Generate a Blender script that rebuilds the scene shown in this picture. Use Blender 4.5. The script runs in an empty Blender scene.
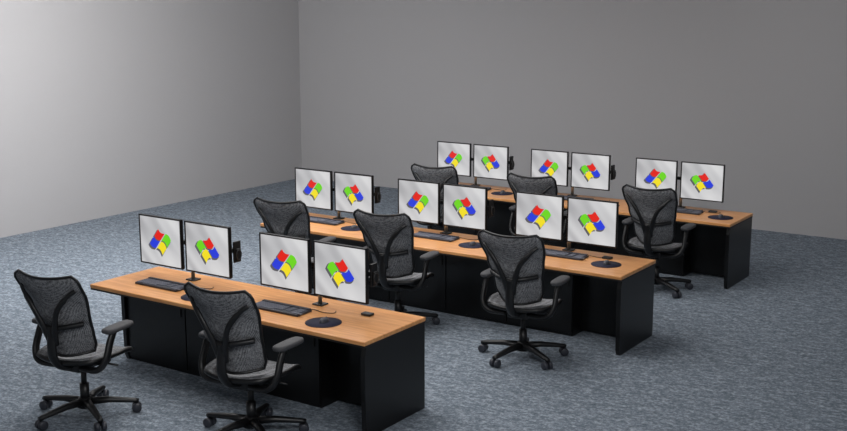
import bpy, bmesh, math, random
from mathutils import Vector, Matrix
random.seed(3)
sc=bpy.context.scene
sc.view_settings.view_transform='Standard'
COL=sc.collection
# ---------------------------------------------------------------- materials
def lin(c):
    return tuple(((v/255)/12.92 if v/255<=0.04045 else ((v/255+0.055)/1.055)**2.4) for v in c)+(1,)
def mat(name,col,rough=.5,metal=0,spec=.5,emit=None,es=1):
    m=bpy.data.materials.new(name);m.use_nodes=True
    b=m.node_tree.nodes['Principled BSDF']
    b.inputs['Base Color'].default_value=lin(col);b.inputs['Roughness'].default_value=rough
    b.inputs['Metallic'].default_value=metal;b.inputs['Specular IOR Level'].default_value=spec
    if emit:
        b.inputs['Emission Color'].default_value=lin(emit);b.inputs['Emission Strength'].default_value=es
    return m
def N(m,t,**k):
    n=m.node_tree.nodes.new(t)
    for a,v in k.items():
        if hasattr(n,a): setattr(n,a,v)
        else: n.inputs[a].default_value=v
    return n
def L(m,a,b): m.node_tree.links.new(a,b)
def ramp(m,fac,stops):
    r=N(m,'ShaderNodeValToRGB');L(m,fac,r.inputs[0]);e=r.color_ramp.elements
    while len(e)<len(stops): e.new(.5)
    for q,(p,c) in zip(e,stops): q.position=p;q.color=lin(c)
    return r.outputs[0]
def objco(m,scale=(1,1,1),rot=(0,0,0)):
    t=N(m,'ShaderNodeTexCoord');mp=N(m,'ShaderNodeMapping');mp.inputs['Scale'].default_value=scale;mp.inputs['Rotation'].default_value=rot
    L(m,t.outputs['Object'],mp.inputs[0]);return mp.outputs[0]
def bsdf(m): return m.node_tree.nodes['Principled BSDF']

M_wall=mat('wall_paint',(174,172,173),.9,spec=.15)
c=objco(M_wall);n=N(M_wall,'ShaderNodeTexNoise',Scale=260.0,Detail=2.0);L(M_wall,c,n.inputs['Vector'])
L(M_wall,ramp(M_wall,n.outputs[0],[(.3,(172,170,171)),(.7,(176,174,175))]),bsdf(M_wall).inputs['Base Color'])
M_ceil=mat('ceiling_paint',(225,225,225),.9)
M_floor=mat('carpet',(120,128,136),.95,spec=.1)
c=objco(M_floor);c2=objco(M_floor,(1,1.8,1),(0,0,-.6))
n1=N(M_floor,'ShaderNodeTexNoise',Scale=8.0,Detail=6.0,Roughness=.8);L(M_floor,c2,n1.inputs['Vector'])
n2=N(M_floor,'ShaderNodeTexNoise',Scale=30.0,Detail=3.0,Roughness=.8);L(M_floor,c,n2.inputs['Vector'])
mx=N(M_floor,'ShaderNodeMix',data_type='FLOAT');mx.inputs[0].default_value=.5
L(M_floor,n1.outputs[0],mx.inputs[2]);L(M_floor,n2.outputs[0],mx.inputs[3])
L(M_floor,ramp(M_floor,mx.outputs[0],[(.37,(78,87,97)),(.5,(117,126,136)),(.63,(170,179,189))]),bsdf(M_floor).inputs['Base Color'])
bp=N(M_floor,'ShaderNodeBump',Strength=.5,Distance=.01);L(M_floor,n2.outputs[0],bp.inputs['Height']);L(M_floor,bp.outputs[0],bsdf(M_floor).inputs['Normal'])

M_wood=mat('maple_laminate',(205,150,98),.3,spec=.45)
c=objco(M_wood,(1.2,16,16));n=N(M_wood,'ShaderNodeTexNoise',Scale=2.2,Detail=6.0,Roughness=.6,Distortion=.4);L(M_wood,c,n.inputs['Vector'])
L(M_wood,ramp(M_wood,n.outputs[0],[(.3,(198,132,78)),(.55,(222,159,101)),(.75,(238,182,124))]),bsdf(M_wood).inputs['Base Color'])
M_blk=mat('black_laminate',(16,16,17),.28,spec=.4)
M_blkpl=mat('black_plastic',(18,18,20),.45)
M_edge=mat('black_edge_band',(28,24,22),.5)
M_bez=mat('monitor_bezel',(14,14,16),.3)
M_shell=mat('monitor_shell',(40,42,44),.45)
M_sil=mat('silver_metal',(180,178,170),.3,.8)
M_key=mat('keyboard_keys',(88,90,102),.5)
M_kb=mat('keyboard_body',(42,44,54),.45)
M_pad=mat('navy_mouse_pad',(18,20,48),.8)
M_mouse=mat('mouse_plastic',(66,68,76),.35)
M_cable=mat('cable_sheath',(70,50,38),.5)
M_mesh=mat('chair_mesh_fabric',(62,62,64),.75,spec=.2)
c=objco(M_mesh,(1,1,1));v=N(M_mesh,'ShaderNodeTexVoronoi',Scale=110.0,Randomness=.35);L(M_mesh,c,v.inputs['Vector'])
n=N(M_mesh,'ShaderNodeTexNoise',Scale=40.0,Detail=2.0);L(M_mesh,c,n.inputs['Vector'])
mx=N(M_mesh,'ShaderNodeMix',data_type='FLOAT');mx.inputs[0].default_value=.35;L(M_mesh,v.outputs['Distance'],mx.inputs[2]);L(M_mesh,n.outputs[0],mx.inputs[3])
L(M_mesh,ramp(M_mesh,mx.outputs[0],[(.24,(48,48,51)),(.42,(92,93,96)),(.6,(140,141,144))]),bsdf(M_mesh).inputs['Base Color'])
M_arm=mat('armrest_foam',(66,66,69),.7)
M_frame=mat('chair_frame_plastic',(13,13,15),.42)
M_wheel=mat('caster_rubber',(50,52,60),.4)
# screen
M_scr=bpy.data.materials.new('screen_display');M_scr.use_nodes=True
b=bsdf(M_scr);b.inputs['Base Color'].default_value=(.02,.02,.02,1);b.inputs['Roughness'].default_value=.35
c=objco(M_scr,(1,1,1),(0,.75,0));g=N(M_scr,'ShaderNodeTexNoise',Scale=3.2,Detail=1.0);
mp=N(M_scr,'ShaderNodeMapping');mp.inputs['Scale'].default_value=(2.0,1,.35);L(M_scr,c,mp.inputs[0]);L(M_scr,mp.outputs[0],g.inputs['Vector'])
L(M_scr,ramp(M_scr,g.outputs[0],[(.32,(168,168,171)),(.5,(204,204,206)),(.65,(220,220,221))]),b.inputs['Emission Color']);b.inputs['Emission Strength'].default_value=.92
LC={}
for k,cc in dict(red=(228,32,22),green=(110,215,30),blue=(35,60,220),yellow=(245,225,35)).items():
    LC[k]=mat('display_'+k,(8,8,8),.5,emit=cc,es=.95)
M_lsh=mat('display_grey',(8,8,8),.5,emit=(92,92,98),es=.9)

# ---------------------------------------------------------------- mesh helper
class MB:
    def __init__(s): s.bm=bmesh.new();s.mats=[]
    def mi(s,m):
        if m not in s.mats:s.mats.append(m)
        return s.mats.index(m)
    def box(s,x0,x1,y0,y1,z0,z1,m,bev=0,mtx=None,seg=2):
        t=bmesh.new();r=bmesh.ops.create_cube(t,size=1)
        for v in t.verts: v.co=Vector(((x0+x1)/2+v.co.x*(x1-x0),(y0+y1)/2+v.co.y*(y1-y0),(z0+z1)/2+v.co.z*(z1-z0)))
        if bev: bmesh.ops.bevel(t,geom=list(t.edges),offset=bev,segments=seg,profile=.5,affect='EDGES')
        s.merge(t,m,mtx,False)
    def merge(s,t,m,mtx=None,smooth=True):
        i=s.mi(m);mp={}
        for v in t.verts: mp[v]=s.bm.verts.new(mtx@v.co if mtx else v.co)
        for f in t.faces:
            try:
                nf=s.bm.faces.new([mp[v] for v in f.verts]);nf.material_index=i;nf.smooth=smooth
            except ValueError: pass
        t.free()
    def tube(s,pts,rad,m,seg=10,sx=1.0,up=None):
        pts=[Vector(p) for p in pts]
        if not isinstance(rad,(list,tuple)): rad=[rad]*len(pts)
        t=bmesh.new();rings=[]
        prev=None
        for k,p in enumerate(pts):
            d=(pts[min(k+1,len(pts)-1)]-pts[max(k-1,0)]).normalized()
            a=prev if prev is not None else (Vector((1,0,0)) if abs(d.x)<.8 else Vector((0,0,1)))
            if up is not None:a=Vector(up)
            a=(a-d*a.dot(d)).normalized();bb=d.cross(a);prev=a
            rings.append([t.verts.new(p+rad[k]*(sx*a*math.cos(2*math.pi*j/seg)+bb*math.sin(2*math.pi*j/seg))) for j in range(seg)])
        for k in range(len(rings)-1):
            for j in range(seg):
                t.faces.new((rings[k][j],rings[k][(j+1)%seg],rings[k+1][(j+1)%seg],rings[k+1][j]))
        t.faces.new(rings[0][::-1]);t.faces.new(rings[-1])
        s.merge(t,m)
    def pad(s,cx,cy,layers,m,seg=32):
        t=bmesh.new();R=[]
        for hx,hy,z in layers:
            ring=[]
            for j in range(seg):
                a=2*math.pi*j/seg;ca,sa=math.cos(a),math.sin(a)
                ring.append(t.verts.new((cx+hx*math.copysign(abs(ca)**.6,ca),cy+hy*math.copysign(abs(sa)**.6,sa),z)))
            R.append(ring)
        for k in range(len(R)-1):
            for j in range(seg): t.faces.new((R[k][j],R[k][(j+1)%seg],R[k+1][(j+1)%seg],R[k+1][j]))
        t.faces.new(R[0][::-1]);t.faces.new(R[-1]);s.merge(t,m)
    def cyl(s,p0,p1,r,m,seg=20): s.tube([p0,p1],r,m,seg)
    def grid(s,fn,nu,nv,m,thick=0):
        t=bmesh.new();V=[[t.verts.new(Vector(fn(i/nu,j/nv))) for j in range(nv+1)] for i in range(nu+1)]
        for i in range(nu):
            for j in range(nv): t.faces.new((V[i][j],V[i+1][j],V[i+1][j+1],V[i][j+1]))
        if thick:
            bmesh.ops.recalc_face_normals(t,faces=t.faces)
            bmesh.ops.solidify(t,geom=list(t.faces),thickness=thick)
        s.merge(t,m)
    def mesh(s,name):
        bmesh.ops.recalc_face_normals(s.bm,faces=s.bm.faces)
        me=bpy.data.meshes.new(name);s.bm.to_mesh(me);s.bm.free()
        for m in s.mats: me.materials.append(m)
        return me
def add(name,me,loc=(0,0,0),rot=0,parent=None):
    o=bpy.data.objects.new(name,me);o.location=loc;o.rotation_euler=(0,0,rot);COL.objects.link(o)
    if parent:o.parent=parent
    return o
def smoothpts(P,n=6):
    P=[Vector(p) for p in P];out=[]
    Q=[P[0]]+P+[P[-1]]
    for i in range(1,len(Q)-2):
        a,b_,c_,d=Q[i-1],Q[i],Q[i+1],Q[i+2]
        for k in range(n):
            t=k/n
            out.append(.5*((2*b_)+(c_-a)*t+(2*a-5*b_+4*c_-d)*t*t+(3*b_-a-3*c_+d)*t**3))
    out.append(P[-1]);return out
def interp(x,T):
    if x<=T[0][0]:return T[0][1]
    for (a,b_),(c_,d) in zip(T,T[1:]):
        if x<=c_:
            t=(x-a)/(c_-a);t=t*t*(3-2*t);return b_+(d-b_)*t
    return T[-1][1]

# ---------------------------------------------------------------- room
XW,YW,ZC=-12.86,15.12,4.3
XR,YF=4.0,-3.0
def boxobj(name,x0,x1,y0,y1,z0,z1,m):
    b=MB();b.box(x0,x1,y0,y1,z0,z1,m);return add(name,b.mesh(name))
boxobj('floor',XW-.1,XR,YF,YW+.1,-.1,0,M_floor)
boxobj('wall_left',XW-.1,XW,YF,YW+.1,0,ZC,M_wall)
boxobj('wall_back',XW,XR,YW,YW+.1,0,ZC,M_wall)
boxobj('ceiling',XW-.1,XR,YF,YW+.1,ZC,ZC+.1,M_ceil)

# ---------------------------------------------------------------- desks
HT=.74
def desk(x0,x1,y0,recess):
    D=.787
    p=bpy.data.objects.new('console_desk',None);COL.objects.link(p);p.location=(x0,y0,0)
    W=x1-x0
    b=MB()
    b.box(0,W,0,D,HT-.034,HT,M_wood,.008,seg=3)
    b.box(0.004,W-.004,.004,D-.004,HT-.048,HT-.034,M_edge)
    add('desktop',b.mesh('desktop'),parent=p)
    b=MB()
    def endp(xa,xb,ya):
        t=bmesh.new();prof=[(ya+.03,0),(ya+.01,.05),(ya,.35),(ya,.62),(ya+.02,HT-.048),(D-.01,HT-.048),(D-.01,0)]
        A=[t.verts.new((xa,y,z)) for y,z in prof];B=[t.verts.new((xb,y,z)) for y,z in prof]
        t.faces.new(A);t.faces.new(B[::-1])
        for i in range(len(prof)): t.faces.new((A[i],A[(i+1)%len(prof)],B[(i+1)%len(prof)],B[i]))
        b.merge(t,M_blk,None,False)
    endp(W-.045,W-.005,.01)
    endp(.06,.1,.28)
    add('end_panels',b.mesh('end_panels'),parent=p)
    b=MB()
    b.box(.1,W-recess,.32,D-.05,.0,HT-.048,M_blk)
    n=max(2,round((W-recess-.1)/.7));st=(W-recess-.1)/n
    for k in range(n):
        b.box(.1+k*st+.006,.1+(k+1)*st-.006,.305,.32,.03,HT-.06,M_blk,.003)
        b.box(.1+(k+1)*st-.06,.1+(k+1)*st-.045,.295,.305,.5,.6,M_edge,.002)
    b.box(W-recess,W-.045,.5,.53,.02,HT-.048,M_blk)
    b.box(W-recess,W-.045,.72,.74,.05,HT-.048,M_blk)
    add('cabinet_base',b.mesh('cabinet_base'),parent=p)
    return p
ROWS=[dict(x0=-7.54,x1=-4.58,y=6.03,rec=.67,k=1.03,mx=-7.235,n=2),
      dict(x0=-8.13,x1=-3.85,y=8.832,rec=.62,k=1.03,mx=-7.879,n=3),
      dict(x0=-8.06,x1=-3.83,y=11.657,rec=.62,k=1.02,mx=-7.863,n=3)]
for R in ROWS: desk(R['x0'],R['x1'],R['y'],R['rec'])

# ---------------------------------------------------------------- monitor
MWd,MH=.517,.437
def logo(b,side,cx,cz,sc_,y,off=(0,0),shadow=False):
    th=math.radians(-32)
    for (pa,pb,qa,qb,k) in [(-1,-.06,.06,1,'red'),(.06,1,.06,1,'green'),(-1,-.06,-1,-.06,'blue'),(.06,1,-1,-.06,'yellow')]:
        def fn(u,v):
            P=pa+(pb-pa)*u;Q=qa+(qb-qa)*v
            Q2=Q+.22*math.sin((P+.1)*math.pi*.95);P2=P*(1)+.12*Q
            X=(P2*math.cos(th)-Q2*math.sin(th));Z=(P2*math.sin(th)+Q2*math.cos(th))
            X*=side
            return (cx+off[0]+X*sc_,y,cz+off[1]+Z*sc_)
        b.grid(fn,8,3,M_lsh if shadow else LC[k])
def monitor_meshes(side):
    b=MB()
    bz=.013
    b.box(-MWd/2,MWd/2,0,.03,-MH/2,-MH/2+bz,M_bez,.003);b.box(-MWd/2,MWd/2,0,.03,MH/2-bz,MH/2,M_bez,.003)
    b.box(-MWd/2,-MWd/2+bz,0,.03,-MH/2,MH/2,M_bez,.003);b.box(MWd/2-bz,MWd/2,0,.03,-MH/2,MH/2,M_bez,.003)
    b.box(-MWd/2+.004,MWd/2-.004,.018,.04,-MH/2+.004,MH/2-.004,M_shell,.006)
    b.box(-.19,.19,.04,.062,-.15,.15,M_shell,.012)
    b.box(-.05,.05,.062,.075,-.05,.05,M_bez,.003)
    f=b.mesh('monitor_housing')
    b=MB();b.box(-MWd/2+bz,MWd/2-bz,.006,.018,-MH/2+bz,MH/2-bz,M_scr);s=b.mesh('screen')
    b=MB();logo(b,side,.005,.0,.088,.0035);lg=b.mesh('displayed_logo')
    b=MB();logo(b,side,.005,.0,.093,.0052,(-.014,-.014),True);sh=b.mesh('displayed_logo_shadow')
    return f,s,lg,sh
MONL=monitor_meshes(1);MONR=monitor_meshes(-1)
def arm_mesh(zm,mw,gap,hook):
    b=MB();yb=.105
    b.cyl((0,yb,0),(0,yb,zm+.06),.017,M_sil)
    b.box(-.05,.05,yb-.045,yb+.045,0,.012,M_blkpl,.004)
    b.box(-(mw+gap)/2-.03,mw+gap/2+(.02 if hook else -.1),yb-.02,yb+.012,zm-.018,zm+.018,M_blkpl,.005)
    for sx in(-1,1):
        x=sx*(mw+gap)/2;b.box(x-.04,x+.04,.075,yb-.01,zm-.04,zm+.04,M_blkpl,.004)
    if hook:
        xe=mw+gap/2+.005
        b.box(xe-.01,xe+.01,yb-.06,yb+.02,zm-.09,zm+.09,M_blkpl,.005)
        b.box(xe+.01,xe+.03,yb-.05,yb+.0,zm-.08,zm+.03,M_blkpl,.006)
        pts=[(xe+.033,yb-.03+.03*math.cos(a*math.pi/8),zm-.02+.04*math.sin(a*math.pi/8)) for a in range(17)]
        b.tube(pts,.004,M_shell,6)
    return b.mesh('monitor_arm')
# ---------------------------------------------------------------- keyboard / mouse / pad
b=MB()
b.box(-.25,.25,-.09,.09,0.0,.02,M_kb,.006)
b.box(-.245,.245,.055,.088,.018,.03,M_kb,.005)
for r in range(5):
    y=-.078+r*.0255
    x=-.236
    while x<.225:
        w=.02
        if r==0 and -.13<x<.0: w=.11
        if x+w>.082 and x<.097: x=.097
        if x+w>.162 and x<.168 : x=.168
        b.box(x,x+w,y,y+.0215,.018,.026,M_key,.002,seg=1);x+=w+.0035
KB=b.mesh('keyboard')
b=MB();b.tube([(0,0,0),(0,0,.004)],.14,M_pad,40)
PAD=b.mesh('mouse_pad')
b=MB()
def mouse(u,v):
    a=v*2*math.pi;ph=u*math.pi/2
    return (.031*math.cos(a)*math.cos(ph)**.6 if ph<1.57 else 0,.055*math.sin(a)*(math.cos(ph)**.6 if ph<1.57 else 0),.034*math.sin(ph)*(1-.25*math.sin(a)*math.cos(ph)))
b.grid(mouse,8,24,M_mouse);b.box(-.003,.003,.018,.036,.026,.033,M_blkpl,.001)
MOUSE=b.mesh('computer_mouse')
b=MB();b.box(-.045,.045,-.03,.03,0,.02,M_blkpl,.006);b.box(-.03,.03,-.032,-.03,.005,.015,M_shell)
PWR=b.mesh('desk_power_box')

KBX=[[-6.98,-5.655],[-7.62,-6.13,-4.68],[-7.4,-5.95,-4.57]]
KBY=[6.36,9.29,12.08]
PDX=.5
for ri,R in enumerate(ROWS):
    k=R['k'];S=1.386*k;mw=.507*k;gap=.045*k;x0=R['mx']*k;ym=(R['y']+.309)*k
    zb=3.13-(3.13-.913)*k;zt=3.13-(3.13-1.341)*k;zm=(zb+zt)/2
    AM=arm_mesh(zm-HT,mw,gap,True);AM2=arm_mesh(zm-HT,mw,gap,False)
    for s_ in range(R['n']):
        xa=x0+s_*S
        for sd in range(2):
            F=(MONL,MONR)[sd]
            p=bpy.data.objects.new('computer_monitor',None);COL.objects.link(p)
            p.location=(xa+sd*(mw+gap)+mw/2,ym,zm);sx=mw/MWd;sz=(zt-zb)/MH;p.scale=(sx,1,sz)
            for nm,me in zip(('housing','screen','displayed_logo','displayed_logo_shadow'),F): add(nm,me,parent=p)
        add('monitor_arm',AM2 if (ri>0 and s_==2) else AM,(xa+mw+gap/2,ym,HT))
        kx=KBX[ri][s_];ky=KBY[ri]
        kp=bpy.data.objects.new('keyboard',None);COL.objects.link(kp);kp.location=(kx+.01,ky-.02,HT)
        add('keyboard_body',KB,parent=kp)
        cb=MB();cb.tube(smoothpts([(.12,.09,.006),(.22,.14,.004),(.34,.12,.004),(.42,.15,.004),(.40,.2,.004)]),.0035,M_cable,6)
        add('keyboard_cable',cb.mesh('keyboard_cable'),parent=kp)
        add('mouse_pad',PAD,(kx+PDX+.02,ky-.11,HT))
        add('computer_mouse',MOUSE,(kx+PDX+.02,ky-.1,HT+.004),.15)
    add('desk_power_box',PWR,(R['x1']-.4,R['y']+.57,HT))

# ---------------------------------------------------------------- office chair
HWT=[(0,.17),(.12,.2),(.3,.205),(.55,.235),(.8,.265),(.92,.268),(.97,.255),(1,.22)]
YT=[(0,-.20),(.25,-.225),(.55,-.27),(1,-.36)]
def backpt(u,v,o=0):
    t=2*u-1
    hw=interp(v,HWT);y=interp(v,YT)
    z=.50+.58*v+.022*v*(t*t)-.02*(1-v)*t*t*-1
    cur=.085*(1-v)+.05
    return (hw*t,y+cur*t*t+o,z)
def build_chair():
    P={}
    b=MB();b.grid(lambda u,v:backpt(u,v),16,26,M_mesh,.012);P['back_mesh']=b.mesh('back_mesh')
    b=MB()
    loop=[backpt(0,v/24) for v in range(25)]+[backpt(u/14,1) for u in range(1,15)]+[backpt(1,1-v/24) for v in range(1,25)]+[backpt(1-u/10,0) for u in range(1,11)]
    b.tube(loop,.010,M_frame,8)
    for sx in(-1,1):
        b.tube(smoothpts([(sx*.02,-.27,.60),(sx*.045,-.30,.72),(sx*.10,-.33,.86),(sx*.185,-.315,.965),(sx*.225,-.29,1.0)]),[.018]*9+[.015]*8+[.011]*8,M_frame,8,1.3)
    b.tube(smoothpts([(0,-.10,.40),(0,-.22,.43),(0,-.285,.52),(0,-.285,.66),(0,-.29,.72)]),.023,M_frame,10,1.6,(1,0,0))
    b.tube(smoothpts([(-.195,-.19,.745),(-.1,-.265,.73),(0,-.29,.72),(.1,-.265,.73),(.195,-.19,.745)]),.019,M_frame,8)
    P['back_frame']=b.mesh('back_frame')
    b=MB()
    def seat(u,v):
        X=2*u-1;Y=2*v-1
        dx=X*math.sqrt(1-.38*Y*Y*.9);dy=Y*math.sqrt(1-.30*X*X)
        z=.47+.03*abs(dx)**2.5-.045*max(0,dy-.35)**1.5*1.6+.012*max(0,-dy)**2
        return (.27*dx,.03+.26*dy,z)
    b.grid(seat,16,16,M_mesh,.034)
    P['seat']=b.mesh('seat')
    b=MB()
    lp=[seat(0,v/10) for v in range(11)]+[seat(u/10,1) for u in range(1,11)]+[seat(1,1-v/10) for v in range(1,11)]+[seat(1-u/10,0) for u in range(1,11)]
    b.tube([(x*.99,.03+(y-.03)*.99,z-.02) for x,y,z in lp],.019,M_frame,8)
    b.box(-.09,.09,-.14,.12,.36,.43,M_frame,.02)
    b.box(-.2,.2,-.05,.06,.405,.44,M_frame,.01)
    b.tube([(.1,.04,.40),(.26,.05,.39)],.008,M_frame,8)
    P['seat_mechanism']=b.mesh('seat_mechanism')
    b=MB()
    for sx in(-1,1):
        b.tube(smoothpts([(sx*.1,-.12,.40),(sx*.24,-.14,.41),(sx*.30,-.12,.48),(sx*.305,-.07,.60),(sx*.305,-.03,.665)]),[.022]*10+[.02]*15,M_frame,10,1.5,(0,1,0))
        b.pad(sx*.30,.02,[(.036,.12,.660),(.047,.135,.668),(.050,.14,.680),(.047,.136,.692),(.036,.122,.698),(.01,.05,.700)],M_arm)
    P['armrests']=b.mesh('armrests')
    b=MB()
    b.cyl((0,0,.1),(0,0,.24),.032,M_frame);b.cyl((0,0,.2),(0,0,.37),.02,M_frame)
    b.tube([(0,0,.065),(0,0,.135)],[.055,.045],M_frame,20)
    W=MB();RB=.345
    for i in range(5):
        a=math.radians(i*72+90+20);d=Vector((math.cos(a),math.sin(a),0));q=Vector((-d.y,d.x,0))
        b.tube([d*.03+Vector((0,0,.105)),d*.16+Vector((0,0,.105)),d*(RB-.01)+Vector((0,0,.083)),d*(RB+.015)+Vector((0,0,.078))],[.03,.024,.018,.016],M_frame,8,1.2,q)
        c0=d*RB
        b.cyl(c0+Vector((0,0,.04)),c0+Vector((0,0,.085)),.009,M_frame,8)
        for s2 in(-1,1):
            W.tube([c0+q*(s2*.008)+Vector((0,0,.033)),c0+q*(s2*.012)+Vector((0,0,.033)),c0+q*(s2*.034)+Vector((0,0,.033)),c0+q*(s2*.038)+Vector((0,0,.033))],[.028,.033,.033,.027],M_wheel,18)
    P['star_base']=b.mesh('star_base');P['casters']=W.mesh('casters')
    return P
CH=build_chair()
chairs=[(-6.66,5.22,10),(-5.33,5.64,5),(-7.28,8.46,10),(-6.04,8.5,8),(-4.56,8.34,6),(-7.28,11.25,8),(-5.93,11.25,4),(-4.49,11.23,2)]
for x,y,r in chairs:
    p=bpy.data.objects.new('office_chair',None);COL.objects.link(p);p.location=(x,y,0);p.rotation_euler=(0,0,math.radians(r));p.scale=(1.11,1.09,1.09)
    for nm,me in CH.items(): add(nm,me,parent=p)

# ---------------------------------------------------------------- lights
def area(name,loc,target,size,power,col=(1,1,1),sy=None):
    l=bpy.data.lights.new(name,'AREA');l.energy=power;l.size=size;l.color=col
    if sy:l.shape='RECTANGLE';l.size_y=sy
    o=bpy.data.objects.new(name,l);o.location=loc;COL.objects.link(o)
    o.rotation_euler=(Vector(target)-Vector(loc)).to_track_quat('-Z','Y').to_euler();return o
area('wall_washer_light',(-9.0,7.8,3.8),(-12.9,9.6,2.0),1.2,205)
area('ceiling_area_light',(-7,8,4.2),(-7,8,0),4,240,(1,.985,.97),sy=5)
area('ceiling_area_light',(-1.5,3,4.2),(-4,5,0),2.2,200)
area('back_wall_light',(-3.5,11,4.1),(-5,15,2.2),1.5,45)
w=bpy.data.worlds.new('World');sc.world=w;w.use_nodes=True
w.node_tree.nodes['Background'].inputs[0].default_value=(.95,.97,1,1);w.node_tree.nodes['Background'].inputs[1].default_value=.25

# ---------------------------------------------------------------- camera
cd=bpy.data.cameras.new('camera');cam=bpy.data.objects.new('camera',cd);COL.objects.link(cam)
cd.sensor_width=36;cd.lens=1103.64*36/847;cam.location=(0,0,3.13)
a,t=math.radians(34.027),math.radians(10.983)
F=Vector((-math.sin(a)*math.cos(t),math.cos(a)*math.cos(t),-math.sin(t)))
cam.rotation_euler=F.to_track_quat('-Z','Y').to_euler()
sc.camera=cam
